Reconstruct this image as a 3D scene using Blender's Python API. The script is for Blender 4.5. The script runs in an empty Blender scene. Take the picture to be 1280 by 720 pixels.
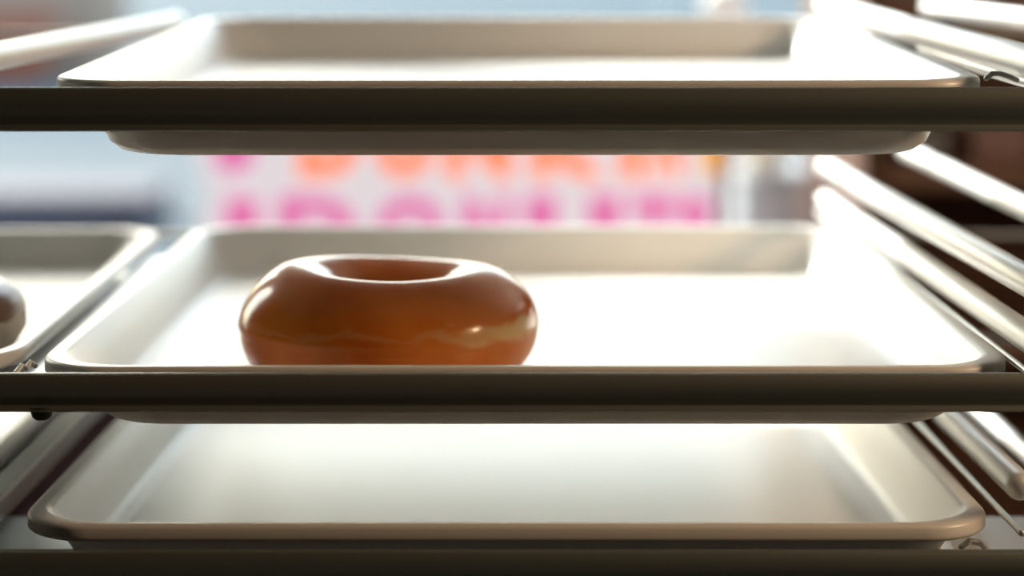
import bpy, bmesh, math, random
from mathutils import Vector, Matrix, noise
random.seed(4)
C = bpy.context.scene.collection
F, H, YH = 2400.0, 1.25, -35.0          # focal length in px, eye height, horizon row

def at(px, py, Y):                       # world point from a pixel of the photograph at a depth
    return Vector(((px-640)*Y/F, Y, H-(py-YH)*Y/F))

# ------------------------------------------------------------------ materials
def mat(name, col, rough=.5, metal=0., **kw):
    m = bpy.data.materials.new(name); m.use_nodes = True
    b = m.node_tree.nodes['Principled BSDF']
    b.inputs['Base Color'].default_value = (*col, 1)
    b.inputs['Roughness'].default_value = rough
    b.inputs['Metallic'].default_value = metal
    for k, v in kw.items():
        b.inputs[k].default_value = v
    return m

def noisy(m, c1, c2, scale=6, detail=4, stretch=(1, 1, 1), bump=0., lo=.35, hi=.65):
    nt = m.node_tree; b = nt.nodes['Principled BSDF']
    tc = nt.nodes.new('ShaderNodeTexCoord'); mp = nt.nodes.new('ShaderNodeMapping')
    mp.inputs['Scale'].default_value = stretch
    n = nt.nodes.new('ShaderNodeTexNoise'); n.inputs['Scale'].default_value = scale; n.inputs['Detail'].default_value = detail
    r = nt.nodes.new('ShaderNodeValToRGB')
    r.color_ramp.elements[0].position = lo; r.color_ramp.elements[1].position = hi
    r.color_ramp.elements[0].color = (*c1, 1); r.color_ramp.elements[1].color = (*c2, 1)
    nt.links.new(tc.outputs['Object'], mp.inputs[0]); nt.links.new(mp.outputs[0], n.inputs['Vector'])
    nt.links.new(n.outputs['Fac'], r.inputs[0]); nt.links.new(r.outputs[0], b.inputs['Base Color'])
    if bump:
        bp = nt.nodes.new('ShaderNodeBump'); bp.inputs['Strength'].default_value = bump; bp.inputs['Distance'].default_value = .001
        nt.links.new(n.outputs['Fac'], bp.inputs['Height']); nt.links.new(bp.outputs[0], b.inputs['Normal'])
    return m

def emit(m, col, s):
    b = m.node_tree.nodes['Principled BSDF']
    b.inputs['Emission Color'].default_value = (*col, 1); b.inputs['Emission Strength'].default_value = s
    return m

M = {}
M['tray'] = noisy(mat('white_melamine', (.86, .85, .82), .32, **{'Specular IOR Level': .5}), (.865, .845, .805), (.88, .86, .82), 4)
M['bar'] = noisy(mat('dark_gunmetal', (.3, .29, .25), .45, .6), (.23, .26, .24), (.30, .31, .28), 3, stretch=(.3, 4, 4))
M['rod'] = mat('pale_satin_steel', (.88, .89, .87), .42, .35)
M['runner'] = mat('brushed_steel', (.80, .82, .81), .38, .6)
M['post'] = mat('grey_post_metal', (.25, .25, .24), .4, .9)
M['rubber'] = mat('black_rubber', (.012, .012, .012), .55)
M['floor'] = noisy(mat('brown_tiles', (.2, .15, .12), .5), (.035, .026, .02), (.06, .046, .038), 3)
M['wall_f'] = noisy(mat('dark_umber_plaster', (.06, .035, .02), .8), (.03, .017, .01), (.045, .027, .016), 2)
M['wall'] = noisy(mat('warm_brown_plaster', (.2, .14, .1), .8), (.045, .028, .018), (.065, .04, .028), 2)
M['ceil'] = noisy(mat('tan_ceiling', (.4, .36, .31), .9), (.06, .045, .035), (.07, .055, .04), 2)
M['frame'] = mat('grey_window_metal', (.30, .34, .37), .4, .3)
M['frame_dark'] = noisy(mat('purple_grey_laminate', (.07, .055, .07), .9, **{'Specular IOR Level': .1}), (.10, .075, .095), (.15, .115, .14), 5)
M['sill'] = mat('mauve_sill', (.20, .16, .18), .6)
M['pave'] = noisy(mat('pale_pavement', (.4, .45, .48), .9, **{'Specular IOR Level': .15}), (.068, .082, .092), (.085, .096, .102), .35, 3)
M['road'] = noisy(mat('bluish_asphalt', (.20, .30, .36), .9, **{'Specular IOR Level': .1}), (.045, .072, .088), (.056, .083, .098), .3, 3)
M['kerb'] = noisy(mat('mauve_bricks', (.16, .11, .14), .8), (.06, .045, .055), (.09, .07, .085), .8, 3)
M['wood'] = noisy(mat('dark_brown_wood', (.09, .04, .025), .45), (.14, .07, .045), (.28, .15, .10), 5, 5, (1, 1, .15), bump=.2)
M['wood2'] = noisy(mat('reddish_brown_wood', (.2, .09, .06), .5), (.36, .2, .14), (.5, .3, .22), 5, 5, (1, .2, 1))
M['grey'] = noisy(mat('mid_grey_casing', (.33, .33, .35), .55), (.40, .44, .48), (.44, .48, .52), 6)
M['cream'] = mat('cream_paper', (.85, .8, .66), .6)
M['terra'] = noisy(mat('terracotta_glaze', (.34, .10, .05), .5), (.30, .085, .045), (.38, .12, .065), 9)
M['beige'] = noisy(mat('beige_fabric', (.62, .42, .32), .8), (.30, .20, .15), (.34, .23, .17), 12)
M['pinkbox'] = mat('pale_pink_card', (.6, .40, .38), .6)
M['magenta'] = mat('magenta_card', (.75, .25, .45), .7)
M['globe'] = emit(mat('lamp_globe_glass', (.9, .9, .88), .4), (1, .98, .93), .5)

def glass():
    m = bpy.data.materials.new('clear_window_glass'); m.use_nodes = True
    nt = m.node_tree; nt.nodes.clear()
    o = nt.nodes.new('ShaderNodeOutputMaterial'); mx = nt.nodes.new('ShaderNodeMixShader')
    t = nt.nodes.new('ShaderNodeBsdfTransparent'); g = nt.nodes.new('ShaderNodeBsdfGlossy'); g.inputs['Roughness'].default_value = .02
    f = nt.nodes.new('ShaderNodeFresnel'); f.inputs['IOR'].default_value = 1.25
    t.inputs[0].default_value = (.96, .985, .98, 1)
    nt.links.new(f.outputs[0], mx.inputs[0]); nt.links.new(t.outputs[0], mx.inputs[1]); nt.links.new(g.outputs[0], mx.inputs[2])
    nt.links.new(mx.outputs[0], o.inputs[0]); return m
M['glass'] = glass()

SIGN = .62
M['signface'] = emit(mat('backlit_white_acrylic', (.4, .38, .39), .5), (1.05, .98, 1.02), SIGN)
M['pink'] = emit(mat('backlit_pink_acrylic', (.6, .2, .38), .5), (1.05, .26, .60), SIGN)
M['orange'] = emit(mat('backlit_orange_acrylic', (.9, .25, .08), .5), (1.5, .40, .20), SIGN)
M['amber'] = emit(mat('backlit_amber_acrylic', (.9, .45, .05), .5), (1.4, .62, .06), SIGN)

# ------------------------------------------------------------------ helpers
def link(name, bm, m, parent=None, smooth=True, auto=35):
    me = bpy.data.meshes.new(name)
    bmesh.ops.recalc_face_normals(bm, faces=bm.faces)
    bm.to_mesh(me); bm.free()
    for p in me.polygons: p.use_smooth = smooth
    if smooth: me.set_sharp_from_angle(angle=math.radians(auto))
    o = bpy.data.objects.new(name, me); C.objects.link(o)
    for x in (m if isinstance(m, (list, tuple)) else [m]): me.materials.append(x)
    if parent: o.parent = parent
    return o

def box(bm, x0, x1, y0, y1, z0, z1, bev=0., seg=2):
    r = bmesh.ops.create_cube(bm, size=1)
    for v in r['verts']:
        v.co = Vector(((x0+x1)/2+v.co.x*(x1-x0), (y0+y1)/2+v.co.y*(y1-y0), (z0+z1)/2+v.co.z*(z1-z0)))
    if bev:
        ed = list({e for v in r['verts'] for e in v.link_edges})
        bmesh.ops.bevel(bm, geom=ed, offset=bev, segments=seg, affect='EDGES', profile=.6)

def tube(bm, pts, r, n=20, cap=True):
    """round bar along pts with domed ends"""
    pts = [Vector(p) for p in pts]; rings = []
    def ring(c, d, rad):
        d = d.normalized(); u = d.orthogonal().normalized(); 
        if abs(d.z) < .9: u = d.cross(Vector((0, 0, 1))).normalized()
        w = d.cross(u)
        return [bm.verts.new(c+u*(rad*math.cos(a))+w*(rad*math.sin(a))) for a in (2*math.pi*k/n for k in range(n))]
    d0 = pts[1]-pts[0]; d1 = pts[-1]-pts[-2]
    if cap:
        for k in range(1, 5): a = k/5*math.pi/2; rings.append(ring(pts[0]-d0.normalized()*r*math.cos(a), d0, r*math.sin(a)))
    for i, p in enumerate(pts):
        d = (pts[min(i+1, len(pts)-1)]-pts[max(i-1, 0)]); rings.append(ring(p, d, r))
    if cap:
        for k in range(4, 0, -1): a = k/5*math.pi/2; rings.append(ring(pts[-1]+d1.normalized()*r*math.cos(a), d1, r*math.sin(a)))
    for a, b in zip(rings, rings[1:]):
        for k in range(n): bm.faces.new((a[k], a[(k+1) % n], b[(k+1) % n], b[k]))
    bm.faces.new(rings[0]); bm.faces.new(rings[-1])

def extrude_profile(bm, prof, a, b, axis='x'):
    """closed profile (p,q) swept from a to b; axis x: (y,z); axis y: (x,z)"""
    def P(t, p): return (t, p[0], p[1]) if axis == 'x' else (p[0], t, p[1])
    A = [bm.verts.new(P(a, p)) for p in prof]; B = [bm.verts.new(P(b, p)) for p in prof]
    n = len(prof)
    for i in range(n): bm.faces.new((A[i], A[(i+1) % n], B[(i+1) % n], B[i]))
    bm.faces.new(A); bm.faces.new(B)

def lathe(bm, prof, n=64, c=(0, 0, 0), wob=None):
    rings = []
    for i, (r, z) in enumerate(prof):
        rg = []
        for k in range(n):
            a = 2*math.pi*k/n; p = Vector((r*math.cos(a), r*math.sin(a), z))
            if wob: p = wob(p, a, i)
            rg.append(bm.verts.new(p+Vector(c)))
        rings.append(rg)
    return rings

def lathe_open(bm, prof, n=48, c=(0, 0, 0)):
    rg = lathe(bm, prof, n, c)
    for a, b in zip(rg, rg[1:]):
        for k in range(n): bm.faces.new((a[k], a[(k+1) % n], b[(k+1) % n], b[k]))
    bm.faces.new(rg[0]); bm.faces.new(rg[-1])

def thing(name, label, cat, loc=(0, 0, 0), group=None):
    o = bpy.data.objects.new(name, None); C.objects.link(o); o.location = loc
    o['label'] = label; o['category'] = cat
    if group: o['group'] = group
    return o
def tag(o, label, cat, group=None):
    o['label'] = label; o['category'] = cat
    if group: o['group'] = group
    return o
def struct(name, bm, m, smooth=False):
    o = link(name, bm, m, None, smooth); o['kind'] = 'structure'; return o

# ------------------------------------------------------------------ trays
def rrect(w, d, r, n=10):
    """rounded rectangle, half sizes w,d"""
    pts = []; r = max(r, .0005)
    for cx, cy, a0 in ((w-r, d-r, 0), (-(w-r), d-r, 90), (-(w-r), -(d-r), 180), (w-r, -(d-r), 270)):
        for k in range(n+1):
            a = math.radians(a0+90*k/n); pts.append((cx+r*math.cos(a), cy+r*math.sin(a)))
    return pts

def tray_mesh(W, D, depth, rear=None):
    dp = depth
    prof = [(.0014, -.0048), (.0006, -.0052), (.0001, -.0046), (0, -.0038), (0, -.0014), (.0003, -.0006), (.0009, -.0001), (.0017, 0),
            (.0046, -.0001), (.0058, -.0005), (.0068, -.0016),
            (.0100, -dp*.42), (.0136, -dp*.80), (.0150, -dp*.90), (.0170, -dp*.97), (.0200, -dp), (.0260, -dp-.0001),
            (.0260, -dp-.0026), (.0190, -dp-.0025), (.0150, -dp-.0017), (.0126, -dp*.92-.001), (.0110, -dp*.78),
            (.0072, -dp*.36), (.0050, -.0034), (.0036, -.0021), (.0019, -.0020), (.0015, -.0028)]
    bm = bmesh.new(); rings = []
    for ins, z in prof:
        rings.append([bm.verts.new((x, y, z*(1+((rear or depth)/depth-1)*(y/D+.5) if z < -.006 else 1))) for x, y in rrect(W/2-ins*(1.16 if ins > .007 else 1), D/2-ins, .0240-ins*.05)])
    n = len(rings[0])
    iF = 16
    for i in range(len(rings)):
        if i == iF: continue
        a, b = rings[i], rings[(i+1) % len(rings)]
        for k in range(n): bm.faces.new((a[k], a[(k+1) % n], b[(k+1) % n], b[k]))
    bm.faces.new(rings[iF]); bm.faces.new(rings[iF+1])
    return bm

def tray(cx, W, Yf, Yr, drop_f, drop_r, depth, label, yaw=0., group=None, rear=None):
    W += .008
    D = Yr-Yf
    o = link('serving_tray', tray_mesh(W, D, depth, rear), M['tray'], auto=50)
    o.location = (cx, (Yf+Yr)/2, H-(drop_f+drop_r)/2)
    o.rotation_euler = (math.atan2(drop_f-drop_r, D), 0, yaw)
    return tag(o, label, 'tray', group)

G = 'white serving trays on the rack'
TR = {}
TR['top'] = tray(.0020, .2910, .600, .930, .0340, .0215, .0238, 'empty white tray on the top level, its floor seen almost edge on', group=G, rear=.0180)
TR['mid'] = tray(.0042, .3030, .600, .930, .1236, .1226, .0195, 'white tray on the middle level with the single glazed doughnut in it', group=G)
TR['bot'] = tray(-.0018, .3020, .600, .930, .1730, .1800, .0195, 'empty white tray on the lowest level below the doughnut tray', group=G)
TR['nmid'] = tray(-.3215, .3000, .622, .945, .1262, .1262, .0168, 'white tray cut off by the left picture edge, holding a brown and cream pastry', yaw=.026, group=G)
TR['nbot'] = tray(-.3400, .3000, .622, .945, .1745, .1745, .0175, 'white tray in the lower left corner of the picture, beneath the pastry tray', yaw=.010, group=G)

# ------------------------------------------------------------------ rack
rack = thing('display_rack', 'dark front bars and pale steel rods of the pastry display rack holding the trays', 'display rack', (0, .60, 0))
def rp(name, bm, m, smooth=True, auto=35):
    bmesh.ops.translate(bm, verts=bm.verts, vec=(0, -.60, 0))
    return link(name, bm, m, rack, smooth, auto)
XL, XR = -.520, .400
def front_bar(y_top, y_bot):
    z1 = H-(y_top-YH)*.594/F; z0 = H-(y_bot-YH)*.594/F; h = z1-z0; Y = .594
    prof = [(Y+.003, z1), (Y+.0006, z1), (Y, z1-.0006), (Y-.0006, z1-h*.30), (Y-.0004, z1-h*.52), (Y+.0010, z1-h*.66), (Y+.0016, z1-h*.86),
            (Y+.0006, z0+h*.075), (Y-.0012, z0+h*.05), (Y-.0016, z0+.0004), (Y-.0012, z0), (Y+.003, z0)]
    bm = bmesh.new(); extrude_profile(bm, prof, XL, XR); return rp('front_bar', bm, M['bar'], auto=60)
front_bar(109.5, 164); front_bar(468, 514); front_bar(690, 742)

def rod(X, d_f, d_r, Yf=.600, Yr=1.012, r=.004, m='rod', name='side_rod', bend=False):
    bm = bmesh.new(); n = 8
    pts = [(X, Yf+(Yr-Yf)*t/n, H-(d_f+(d_r-d_f)*t/n)) for t in range(n+1)]
    tube(bm, pts, r); return rp(name, bm, M[m])
# right side, beside the trays
rod(.1655, .0290, .0190, r=.0056)
rod(.1655, .0990, .1030, r=.0051)
rod(.1655, .1170, .1205, r=.0048)
rod(.1670, .1690, .1740, Yf=.632, r=.0048)
# next column of rods on the right
rod(.2200, .0215, .0190, r=.0045)
rod(.2080, .0965, .0945, r=.0046)
rod(.2130, .1990, .2010, r=.0040, m='runner')
# left side
rod(-.1765, .0290, .0262, r=.0048)
rod(-.1790, .0338, .0300, r=.0012)
bm = bmesh.new(); extrude_profile(bm, [(-.1712, H-.1680), (-.1638, H-.1680), (-.1638, H-.1700), (-.1712, H-.1700)], .60, 1.0, 'y'); rp('side_rod', bm, M['runner'])

def runner(prof, Yf=.640, Yr=1.000, dz=0.):
    bm = bmesh.new(); extrude_profile(bm, prof, Yf, Yr, 'y')
    for v in bm.verts: v.co.z += dz*(v.co.y-Yf)/(Yr-Yf)
    return rp('tray_runner', bm, M['runner'], auto=30)
def ell(x, xin, ztop, zflo, t=.0014):
    s = 1 if xin < x else -1
    return [(x, ztop), (x+s*t, ztop), (x+s*t, zflo-t), (xin, zflo-t), (xin, zflo), (x, zflo)]
def under(key, depth, Yf=.66, Yr=1.000, rear=None):
    """height of the underside of a tray at Yf, and its rise up to Yr"""
    o = TR[key]; c = o.location; a = math.tan(o.rotation_euler.x); k = ((rear or depth)/depth-1)
    z = lambda Y: c.z+(Y-c.y)*a-(depth+.0027)*(1+k*((Y-c.y)/.33+.5))-.0003
    return z(Yf), z(Yr)-z(Yf)
zt, dt = under('top', .0238, Yf=.74, rear=.0180); zm, dm = under('mid', .0195); zb, db = under('bot', .0195)
runner(ell(.1440, .120, zt+.006, zt), dz=dt, Yf=.74); runner(ell(-.1440, -.116, zt+.006, zt), dz=dt, Yf=.74)
runner(ell(.1480, .122, zm+.006, zm), dz=dm, Yf=.66)
runner(ell(.1460, .122, zb+.006, zb), dz=db, Yf=.66); runner(ell(-.1490, -.122, zb+.006, zb), dz=db, Yf=.66)
rod(.1615, .1252, .1265, r=.0012, m='runner'); rod(.1590, .1750, .1795, Yf=.599, r=.0011, m='runner')
# broad pale ledge between the two middle trays
bm = bmesh.new()
extrude_profile(bm, [(-.1480, zm+.0115), (-.1480, zm+.0100), (-.1535, zm+.0100), (-.1535, zm), (-.1550, zm), (-.1550, zm+.0100), (-.1710, zm+.0100), (-.1710, zm+.0115)], .625, .905, 'y')
for y0, y1 in ((.67, .70), (.90, .93)):
    extrude_profile(bm, [(-.118, zm), (-.118, zm-.0014), (-.196, zm-.0014), (-.196, zm)], y0, y1, 'y')
extrude_profile(bm, [(-.150, zm-.0015), (-.150, zm-.0027), (-.1655, zm-.0027), (-.1655, zm-.0015)], .66, 1.0, 'y')  # hidden strip added under the ledge to stop sun reaching the lowest tray
rp('tray_runner', bm, M['runner'], auto=30)
zn = H-.1745-.0175-.0030
bm = bmesh.new(); extrude_profile(bm, [(-.1840, zn+.010), (-.1825, zn+.010), (-.1825, zn-.0014), (-.222, zn-.0014), (-.222, zn), (-.1840, zn)], .64, .95, 'y')
rp('tray_runner', bm, M['runner'], auto=30)
for x0, x1 in ((-.215, -.128), (.134, .190)):
    bm = bmesh.new(); box(bm, x0, x1, .615, .700, zb-.0030, zb-.0016, .0004); rp('support_plate', bm, M['runner'])
# second ledge under the top right rod, small bent clips, black knob
bm = bmesh.new(); tube(bm, [(.1650, .600, H-.0355), (.1648, .68, H-.0335), (.1646, .77, H-.0310)], .0022); rp('side_rod', bm, M['rod'])
def clip(pts, r, Y0):
    bm = bmesh.new(); tube(bm, [at(px, py, Y) for px, py, Y in pts], r, 12); rp('wire_clip', bm, M['rod'])
clip([(1233, 98, .612), (1240, 92, .613), (1250, 92, .613), (1262, 96, .612), (1271, 100, .611)], .0009, 0)
clip([(20, 466, .610), (27, 457, .614), (33, 460, .614), (38, 453, .616), (44, 457, .616)], .0009, 0)
clip([(1202, 684, .618), (1212, 676, .622), (1226, 679, .622), (1234, 688, .618)], .0011, 0)
bm = bmesh.new(); zc = H-(514-YH)*.594/F
lathe_open(bm, [(.0001, -.0030), (.0020, -.0029), (.0030, -.0020), (.0034, -.0006), (.0048, .0012), (.0001, .0013)], 24, (-.1463, .5975, zc-.0004))
rp('knob', bm, M['rubber'])
# uprights that carry the bars and rods (just outside the picture)
def upright(x, y):
    bm = bmesh.new(); box(bm, x-.006, x+.006, y-.006, y+.006, .02, H+.16, .0015); rp('upright', bm, M['post'])
for x in (XL+.006, XR-.006):
    for y in (.6031, 1.030): upright(x, y)
# cross bars at the back end of the levels, below the line of sight
for d in (.0310, .1390, .1950):
    bm = bmesh.new(); box(bm, XL, XR, 1.020, 1.026, H-d-.0035, H-d, .0008); rp('rear_bar', bm, M['post'])
bm = bmesh.new(); box(bm, XL-.01, XR+.01, .585, 1.045, H+.150, H+.158, .002); rp('unseen_shade_shelf', bm, M['runner'])  # unseen shelf added above the top level, shades the tray from the sun

# ------------------------------------------------------------------ doughnut
def glaze_mat():
    m = mat('brown_sugar_glaze', (.4, .13, .03), .2, **{'Coat Weight': .25, 'Coat Roughness': .05, 'Specular IOR Level': .22, 'Subsurface Weight': .25, 'Subsurface Scale': .006,
            'Subsurface Radius': (1., .35, .1)})
    nt = m.node_tree; b = nt.nodes['Principled BSDF']; L = nt.links.new
    tc = nt.nodes.new('ShaderNodeTexCoord'); sep = nt.nodes.new('ShaderNodeSeparateXYZ'); L(tc.outputs['Object'], sep.inputs[0])
    n = nt.nodes.new('ShaderNodeTexNoise'); n.inputs['Scale'].default_value = 55; n.inputs['Detail'].default_value = 5; n.inputs['Distortion'].default_value = .8
    mp = nt.nodes.new('ShaderNodeMapping'); mp.inputs['Scale'].default_value = (1, 1, 2.2); L(tc.outputs['Object'], mp.inputs[0]); L(mp.outputs[0], n.inputs['Vector'])
    def math_(op, a, bb, c=None):
        k = nt.nodes.new('ShaderNodeMath'); k.operation = op
        for i, v in enumerate((a, bb, c)):
            if v is None: continue
            if isinstance(v, (int, float)): k.inputs[i].default_value = v
            else: L(v, k.inputs[i])
        return k.outputs[0]
    # the pale unfried seam: a band of height, wobbling, wider on the right side (+x)
    # seam height rises a little towards the front (-y)
    sh = math_('MULTIPLY_ADD', sep.outputs['Y'], -.080, .0182)
    off = math_('MULTIPLY_ADD', n.outputs['Fac'], .013, -.0065)
    d = math_('ABSOLUTE', math_('ADD', math_('SUBTRACT', sep.outputs['Z'], sh), off), None)
    mr = nt.nodes.new('ShaderNodeMapRange'); mr.inputs[1].default_value = .012; mr.inputs[2].default_value = .048
    mr.inputs[3].default_value = .0016; mr.inputs[4].default_value = .0050; L(sep.outputs['X'], mr.inputs[0])
    rat = math_('DIVIDE', d, mr.outputs[0])
    sm = nt.nodes.new('ShaderNodeMapRange'); sm.interpolation_type = 'SMOOTHSTEP'; L(rat, sm.inputs[0])
    sm.inputs[1].default_value = .25; sm.inputs[2].default_value = 1.2; sm.inputs[3].default_value = 1; sm.inputs[4].default_value = 0
    st = nt.nodes.new('ShaderNodeMapRange'); L(sep.outputs['X'], st.inputs[0]); st.inputs[1].default_value = .012; st.inputs[2].default_value = .045
    st.inputs[3].default_value = .20; st.inputs[4].default_value = .95
    fac = math_('MULTIPLY', sm.outputs[0], st.outputs[0])
    n2 = nt.nodes.new('ShaderNodeTexNoise'); n2.inputs['Scale'].default_value = 26; n2.inputs['Detail'].default_value = 3; L(tc.outputs['Object'], n2.inputs['Vector'])
    r = nt.nodes.new('ShaderNodeValToRGB'); r.color_ramp.elements[0].position = .35; r.color_ramp.elements[1].position = .7
    r.color_ramp.elements[0].color = (.54, .125, .012, 1); r.color_ramp.elements[1].color = (.74, .235, .035, 1); L(n2.outputs['Fac'], r.inputs[0])
    mx = nt.nodes.new('ShaderNodeMix'); mx.data_type = 'RGBA'; L(fac, mx.inputs[0]); L(r.outputs[0], mx.inputs[6]); mx.inputs[7].default_value = (.82, .56, .26, 1)
    L(mx.outputs[2], b.inputs['Base Color'])
    bp = nt.nodes.new('ShaderNodeBump'); bp.inputs['Strength'].default_value = .25; bp.inputs['Distance'].default_value = .0006
    L(n.outputs['Fac'], bp.inputs['Height']); L(bp.outputs[0], b.inputs['Normal'])
    return m

def doughnut():
    n = 160
    prof0 = [(.0155, .0185), (.0160, .0255), (.0182, .0315), (.0225, .0358), (.0275, .0378), (.0325, .0382), (.0377, .0370), (.0425, .0342), (.0472, .0302),
             (.0508, .0250), (.0524, .0200), (.0523, .0178), (.0519, .0162), (.0517, .0146), (.0508, .0110), (.0486, .0065), (.0452, .0026), (.0405, .0006), (.0340, 0.), (.0250, 0.),
             (.0215, .0012), (.0180, .0050), (.0160, .0110)]
    # smooth the closed profile
    def cr(p0, p1, p2, p3, t): return tuple(.5*((2*b)+(-a+c)*t+(2*a-5*b+4*c-d)*t*t+(-a+3*b-3*c+d)*t**3) for a, b, c, d in zip(p0, p1, p2, p3))
    N = len(prof0); prof = []
    for i in range(N):
        for k in range(3): prof.append(cr(prof0[i-1], prof0[i], prof0[(i+1) % N], prof0[(i+2) % N], k/3))
    def wob(p, a, i):
        r = math.hypot(p.x, p.y); z = p.z
        s = 1+.018*math.sin(2*a+.7)+.012*math.sin(3*a+2)
        lift = 1+.03*math.cos(a-math.radians(200))+.022*math.cos(2*a)
        k = noise.noise(Vector((math.cos(a)*1.6, math.sin(a)*1.6, z*60)))*.0010
        rr = r*s+k
        return Vector((rr*math.cos(a), rr*math.sin(a), z*lift if z > .012 else z*(1+(lift-1)*z/.012)))
    bm = bmesh.new(); rg = lathe(bm, prof, n, wob=wob)
    for i in range(len(rg)):
        a, b = rg[i], rg[(i+1) % len(rg)]
        for k in range(n): bm.faces.new((a[k], a[(k+1) % n], b[(k+1) % n], b[k]))
    o = link('doughnut', bm, glaze_mat(), auto=180)
    o.location = (-.0437, .680, H-.1231-.0195-.0000)
    return tag(o, 'brown glazed ring doughnut with a pale seam, alone on the middle tray', 'doughnut')
doughnut()

# pastry on the neighbouring tray
pc = Vector((-.2215, .720, H-.1262-.0168))
t = thing('pastry', 'round cream pastry with brown icing at the left picture edge', 'pastry', pc); t.scale = (1.06, 1.06, 1.06)
bm = bmesh.new()
lathe_open(bm, [(.0001, .0002), (.026, .0002), (.033, .003), (.0365, .009), (.036, .0150), (.031, .0200), (.018, .0235), (.0001, .0245)], 64)
for v in bm.verts: v.co += Vector(v.co).normalized()*noise.noise(v.co*90)*.0012; v.co.z = max(v.co.z, .0002)
link('bun', bm, noisy(mat('cream_dough', (.62, .52, .40), .6), (.52, .42, .31), (.70, .62, .50), 60), t, auto=180)
bm = bmesh.new()
lathe_open(bm, [(.0320, .0115), (.0355, .0125), (.0368, .0165), (.0345, .0215), (.028, .0252), (.015, .0272), (.0001, .0278)], 64)
for v in bm.verts: v.co += Vector((v.co.x, v.co.y, 0)).normalized()*noise.noise(v.co*70)*.0016 if v.co.xy.length > .01 else Vector()
link('icing', bm, noisy(mat('brown_icing', (.20, .09, .045), .3), (.16, .07, .035), (.26, .13, .07), 50), t, auto=180)

# ------------------------------------------------------------------ room
X0, X1, YB, YF, ZC = -2.6, 2.2, 2.45, -2.2, 2.9
bm = bmesh.new(); box(bm, X0, X1, YF, YB, -.05, 0); struct('floor', bm, M['floor'])
bm = bmesh.new(); box(bm, X0-.1, X1+.1, YF-.1, YB+.12, ZC, ZC+.06); struct('ceiling', bm, M['ceil'])
bm = bmesh.new(); box(bm, X0-.1, X0, YF-.1, YB+.12, -.05, ZC); struct('wall_left', bm, M['wall'])
bm = bmesh.new(); box(bm, X1, X1+.1, YF-.1, YB+.12, -.05, ZC); struct('wall_right', bm, M['wall'])
bm = bmesh.new(); box(bm, X0, X1, YF-.1, YF, -.05, ZC); struct('wall_front', bm, M['wall_f'])
WX0, WX1, WZ0, WZ1 = -2.3, .62, .76, 2.72
bm = bmesh.new(); box(bm, X0, WX0, YB, YB+.12, -.05, ZC); box(bm, WX1, X1, YB, YB+.12, -.05, ZC)
box(bm, WX0, WX1, YB, YB+.12, -.05, WZ0); box(bm, WX0, WX1, YB, YB+.12, WZ1, ZC); box(bm, -1.30, -.93, YB+.001, YB+.119, WZ0, WZ1); struct('wall_back', bm, M['wall'])  # narrow middle box: unseen pillar added to keep sun off the left side
bm = bmesh.new(); f = .05
box(bm, WX0, WX0+f, YB+.02, YB+.09, WZ0, WZ1); box(bm, WX1-f, WX1, YB+.02, YB+.09, WZ0, WZ1)
box(bm, WX0+f, WX1-f, YB+.02, YB+.09, WZ0, WZ0+f); box(bm, WX0+f, WX1-f, YB+.02, YB+.09, WZ1-f, WZ1)
win = struct('window_1', bm, M['frame'])
bm = bmesh.new(); box(bm, WX0+f, -1.30, YB+.052, YB+.058, WZ0+f, WZ1-f); box(bm, -.93, WX1-f, YB+.052, YB+.058, WZ0+f, WZ1-f); g = link('pane', bm, M['glass'], win, False)
# outside ground
def ground(name, x0, x1, y0, y1, z, m):
    bm = bmesh.new(); box(bm, x0, x1, y0, y1, z-.05, z); return struct(name, bm, m)
ground('ground_pavement', -40, 40, YB+.13, 14.5, -.01, M['pave'])
ground('ground_road', -300, 300, 14.5, 700, -.01, M['road'])
bm = bmesh.new(); box(bm, -7.2, -1.75, 9.2, 9.9, -.01, .18, .03)
tag(link('planter', bm, M['kerb']), 'long low mauve brick planter on the pavement beyond the left tray', 'planter')

# ------------------------------------------------------------------ sign
SY = 2.15
def spt(px, py): return at(px, py, SY)
sign = thing('shop_sign', 'backlit white shop sign with orange and pink lettering and a pink cup, behind the trays', 'sign', (spt(580, 220).x, SY, spt(580, 345).z))
def sput(name, bm, m, auto=35):
    bmesh.ops.translate(bm, verts=bm.verts, vec=-sign.location); return link(name, bm, m, sign, True, auto)
def plate(pts, y0, y1):
    bm = bmesh.new(); A = [bm.verts.new((p.x, y0, p.z)) for p in pts]; B = [bm.verts.new((p.x, y1, p.z)) for p in pts]; n = len(pts)
    for i in range(n): bm.faces.new((A[i], A[(i+1) % n], B[(i+1) % n], B[i]))
    bm.faces.new(A); bm.faces.new(B); return bm
def rr_px(x0, x1, y0, y1, r, n=8):
    return [spt((x0+x1)/2+a, (y0+y1)/2+b) for a, b in rrect((x1-x0)/2, (y1-y0)/2, r, n)]
contour = [(244, 120), (262, 96), (330, 92), (420, 84), (880, 84), (915, 92), (924, 120), (926, 195), (915, 228), (915, 335), (900, 352), (290, 352), (262, 345), (250, 320), (252, 262), (262, 240), (248, 212)]
sput('sign_panel', plate([spt(*p) for p in contour], SY, SY+.02), M['signface'])
fs = 0
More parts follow.
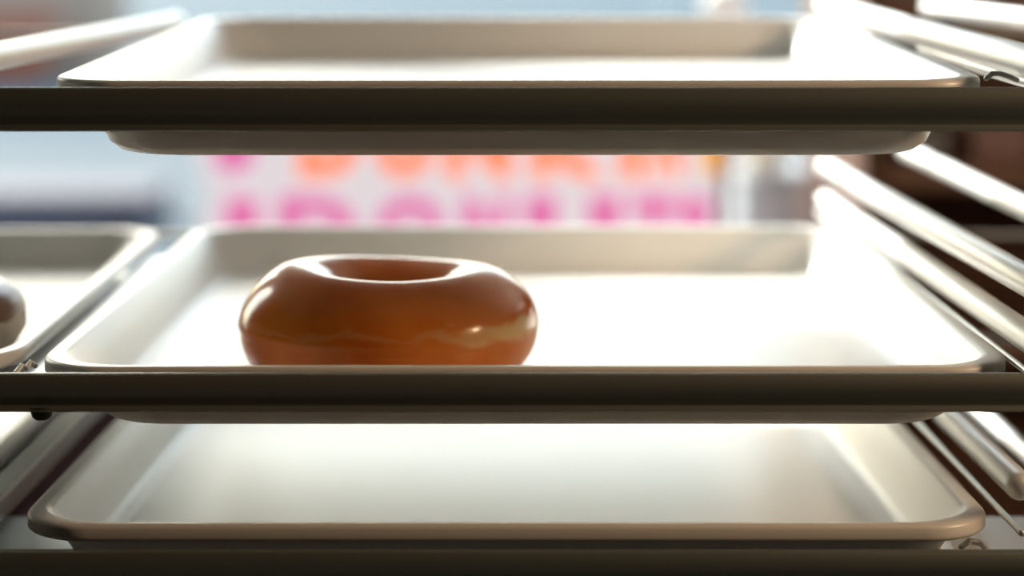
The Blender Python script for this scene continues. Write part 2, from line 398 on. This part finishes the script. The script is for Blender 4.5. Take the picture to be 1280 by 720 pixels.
def letter(ch, x0, x1, y0, y1, m):
    cu = bpy.data.curves.new('letter_curve', 'FONT'); cu.body = ch; cu.offset = .075; cu.extrude = .02; cu.resolution_u = 4
    o = bpy.data.objects.new('tmp', cu); C.objects.link(o)
    dg = bpy.context.evaluated_depsgraph_get(); me = bpy.data.meshes.new_from_object(o.evaluated_get(dg))
    bpy.data.objects.remove(o)
    xs = [v.co.x for v in me.vertices]; ys = [v.co.y for v in me.vertices]
    a, b = spt(x0, y1), spt(x1, y0)
    bm = bmesh.new(); bm.from_mesh(me); bpy.data.meshes.remove(me)
    for v in bm.verts:
        u = (v.co.x-min(xs))/(max(xs)-min(xs)); w = (v.co.y-min(ys))/(max(ys)-min(ys))
        v.co = Vector((a.x+(b.x-a.x)*u, SY-.001-(.003 if v.co.z > 0 else 0), a.z+(b.z-a.z)*w))
    return sput('letter', bm, m, 30)
for ch, x0, x1 in (('D', 373, 450), ('U', 470, 540), ('N', 556, 640), ('K', 664, 756), ('I', 775, 803), ('N', 813, 852)):
    letter(ch, x0, x1, 128, 222, M['orange'])
letter("'", 858, 874, 122, 152, M['orange'])
for ch, x0, x1 in (('D', 348, 446), ('O', 470, 556), ('N', 578, 638), ('U', 656, 776), ('T', 790, 846), ('S', 848, 890)):
    letter(ch, x0, x1, 243, 330, M['pink'])
# cup emblem: body, lid and an amber disc
sput('cup_emblem', plate([spt(*p) for p in ((262, 150), (325, 150), (316, 205), (300, 216), (284, 216), (270, 205))], SY-.004, SY-.001), M['pink'])
sput('cup_emblem', plate([spt(*p) for p in ((282, 246), (322, 246), (326, 285), (318, 325), (288, 325), (280, 290))], SY-.004, SY-.001), M['pink'])
sput('amber_patch', plate(rr_px(878, 908, 176, 217, 9), SY-.004, SY-.001), M['amber'])
for x in (300, 860):        # legs of the sign down to the floor
    p = spt(x, 350); bm = bmesh.new(); box(bm, p.x-.008, p.x+.008, SY+.002, SY+.018, .0, p.z+.03, .002); sput('sign_post', bm, M['post'])

# ------------------------------------------------------------------ blurred things behind
# grey casing with a cream cup on it
a, b = at(922, 214, 2.3), at(1056, 214, 2.3)
t = thing('cash_desk', 'plain grey desk casing right of the shop sign', 'desk', ((a.x+b.x)/2, 2.34, 0))
bm = bmesh.new(); box(bm, -(b.x-a.x)/2, (b.x-a.x)/2, -.08, .08, 0, a.z-.012, .006); link('body', bm, M['grey'], t)
bm = bmesh.new(); box(bm, -(b.x-a.x)/2-.004, (b.x-a.x)/2+.004, -.09, .084, a.z-.012, a.z, .004); link('desk_top', bm, M['grey'], t)
c = at(955, 213, 2.3); t = thing('paper_bowl', 'cream paper bowl standing on the grey desk casing', 'bowl', (c.x, 2.32, a.z))
bm = bmesh.new(); lathe_open(bm, [(.0001, .0005), (.022, .0005), (.024, .004), (.033, .034), (.034, .036), (.031, .035), (.022, .006), (.0001, .005)], 40); link('bowl_body', bm, M['cream'], t, auto=50)
# globe lamp
p = at(905, 8, 2.10)
t = thing('globe_lamp', 'small white globe lamp above the back rim of the top tray', 'lamp', (p.x, 2.10, 0))
bm = bmesh.new(); bmesh.ops.create_uvsphere(bm, u_segments=32, v_segments=20, radius=.024, matrix=Matrix.Translation((0, 0, p.z))); link('lamp_globe', bm, M['globe'], t)
bm = bmesh.new(); lathe_open(bm, [(.045, 0), (.045, .01), (.005, .014), (.005, p.z-.022)], 32); link('stand', bm, M['post'], t)
# dark brown shelf cabinet on the right
ca = at(1078, 0, 1.75).x
t = thing('wooden_cabinet', 'tall dark brown wooden shelf cabinet on the right behind the rods', 'cabinet', (ca+.5, 1.9, 0))
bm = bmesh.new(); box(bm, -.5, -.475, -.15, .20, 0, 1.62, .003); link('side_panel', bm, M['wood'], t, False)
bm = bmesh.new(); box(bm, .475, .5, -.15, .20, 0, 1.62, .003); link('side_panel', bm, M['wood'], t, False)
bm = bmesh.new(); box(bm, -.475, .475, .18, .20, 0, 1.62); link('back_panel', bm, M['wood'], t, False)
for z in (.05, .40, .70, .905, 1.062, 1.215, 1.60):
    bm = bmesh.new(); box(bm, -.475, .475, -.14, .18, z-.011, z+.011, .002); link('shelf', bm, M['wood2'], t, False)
for px, py, w, h, m, lab, nm in ((1243, 235, .055, .040, 'pinkbox', 'pale pink box on the cabinet shelf behind the upper right rods', 'gift_box'),
                             (1150, 232, .040, .028, 'grey', 'grey box on the cabinet shelf near the end of the middle rods', 'storage_box'),
                             (1136, 20, .050, .05, 'grey', 'grey box on the cabinet shelf beside the top tray corner', 'storage_box')):
    p = at(px, py, 1.82); zs = max(z for z in (.905, 1.062, 1.215) if z <= p.z+.02)+.011
    bm = bmesh.new(); box(bm, -w/2, w/2, -.03, .03, .0006, h, .004); box(bm, -w/2-.002, w/2+.002, -.032, .032, h*.72, h+.002, .002)
    o = link(nm, bm, M[m]); o.location = (p.x, 1.82, zs); tag(o, lab, 'box')
t = thing('low_counter', 'dark purplish counter seen in the gap left of the lowest trays', 'counter', (-.74, 1.70, 0))
bm = bmesh.new(); box(bm, -.42, .42, -.20, .20, 0, .905, .004); link('body', bm, M['frame_dark'], t)
bm = bmesh.new(); box(bm, -.44, .44, -.22, .22, .905, .930, .004); link('countertop', bm, M['frame_dark'], t)
bm = bmesh.new(); box(bm, -.40, .40, -.30, -.20, .790, .806, .004); link('ledge_shelf', bm, M['frame_dark'], t)
bm = bmesh.new(); box(bm, -.017, .017, -.015, .015, 0, .034, .003); box(bm, -.018, .018, -.016, .016, .026, .0355, .002)
o = link('gift_box', bm, M['magenta']); o.location = (at(66, 585, 1.44).x, 1.44, .8062); tag(o, 'small magenta box on the dark counter ledge, lower left gap', 'box')
# across the street, upper left corner
t = thing('street_kiosk', 'beige kiosk across the street at the top left corner', 'kiosk', (-6.6, 23.5, -.01))
bm = bmesh.new(); box(bm, -1.6, 1.75, -.9, .9, 0, 2.9, .03); link('body', bm, M['beige'], t)
bm = bmesh.new(); box(bm, -1.8, 1.95, -1.1, 1.0, 2.9, 3.05, .03); link('roof', bm, M['terra'], t)
bm = bmesh.new(); box(bm, -1.3, 1.2, -.93, -.90, 1.5, 2.5, .01); link('window', bm, M['frame'], t)
bm = bmesh.new(); lathe_open(bm, [(.0001, 0), (.34, 0), (.38, .06), (.52, .70), (.56, .72), (.56, .82), (.48, .83), (.46, .72), (.0001, .70)], 48)
o = link('garden_pot', bm, M['terra']); o.location = (-5.62, 21.6, -.01); tag(o, 'big reddish brown pot in front of the beige kiosk, top left corner', 'pot')

# ------------------------------------------------------------------ light
w = bpy.data.worlds.new('World'); bpy.context.scene.world = w; w.use_nodes = True
nt = w.node_tree; bg = nt.nodes['Background']
sky = nt.nodes.new('ShaderNodeTexSky'); sky.sky_type = 'NISHITA'; sky.sun_disc = False
sky.sun_elevation = math.radians(32); sky.sun_rotation = math.radians(-28); sky.air_density = 1.2; sky.dust_density = 3.
mixw = nt.nodes.new('ShaderNodeMix'); mixw.data_type = 'RGBA'; mixw.inputs[0].default_value = .6
nt.links.new(sky.outputs[0], mixw.inputs[6]); mixw.inputs[7].default_value = (2.0, 2.65, 3.1, 1)
nt.links.new(mixw.outputs[2], bg.inputs[0]); bg.inputs[1].default_value = .86
# portal that guides sky light through the window
la = bpy.data.lights.new('window_daylight', 'AREA'); la.shape = 'RECTANGLE'; la.size = WX1-WX0-.1; la.size_y = WZ1-WZ0-.1; la.cycles.is_portal = True
lo = bpy.data.objects.new('window_daylight', la); lo.location = ((WX0+WX1)/2, YB+.11, (WZ0+WZ1)/2); lo.rotation_euler = (math.radians(-90), 0, 0); C.objects.link(lo)
su = bpy.data.lights.new('sun', 'SUN'); su.energy = 8.; su.angle = math.radians(2.0); su.color = (1, .98, .95)
so = bpy.data.objects.new('sun', su); so.rotation_euler = Vector((.55, -1, -.70)).to_track_quat('-Z', 'Y').to_euler(); so.location = (-2, 6, 5); C.objects.link(so)
# small warm lamp of the shop, in front of the rack and to the right
ll = bpy.data.lights.new('warm_lamp', 'POINT'); ll.shadow_soft_size = .06; ll.energy = 11.; ll.color = (1, .68, .42)
lp = bpy.data.objects.new('warm_lamp', ll); lp.location = (.70, .42, H+.22); C.objects.link(lp)

# ------------------------------------------------------------------ camera
cam = bpy.data.cameras.new('camera'); co = bpy.data.objects.new('camera', cam); C.objects.link(co)
co.location = (0, 0, H); co.rotation_euler = (math.radians(90), 0, 0)
cam.sensor_width = 36; cam.lens = 36*F/1280; cam.shift_y = -(360-YH)/1280
cam.clip_start = .01; cam.clip_end = 1500
cam.dof.use_dof = True; cam.dof.focus_distance = .612; cam.dof.aperture_fstop = 4.6
sc = bpy.context.scene; sc.camera = co
sc.view_settings.view_transform = 'Standard'; sc.view_settings.look = 'None'; sc.view_settings.gamma = 1; sc.view_settings.use_curve_mapping = False
sc.view_settings.exposure = 0.1
sc.cycles.max_bounces = 10; sc.cycles.diffuse_bounces = 6; sc.cycles.use_denoising = True
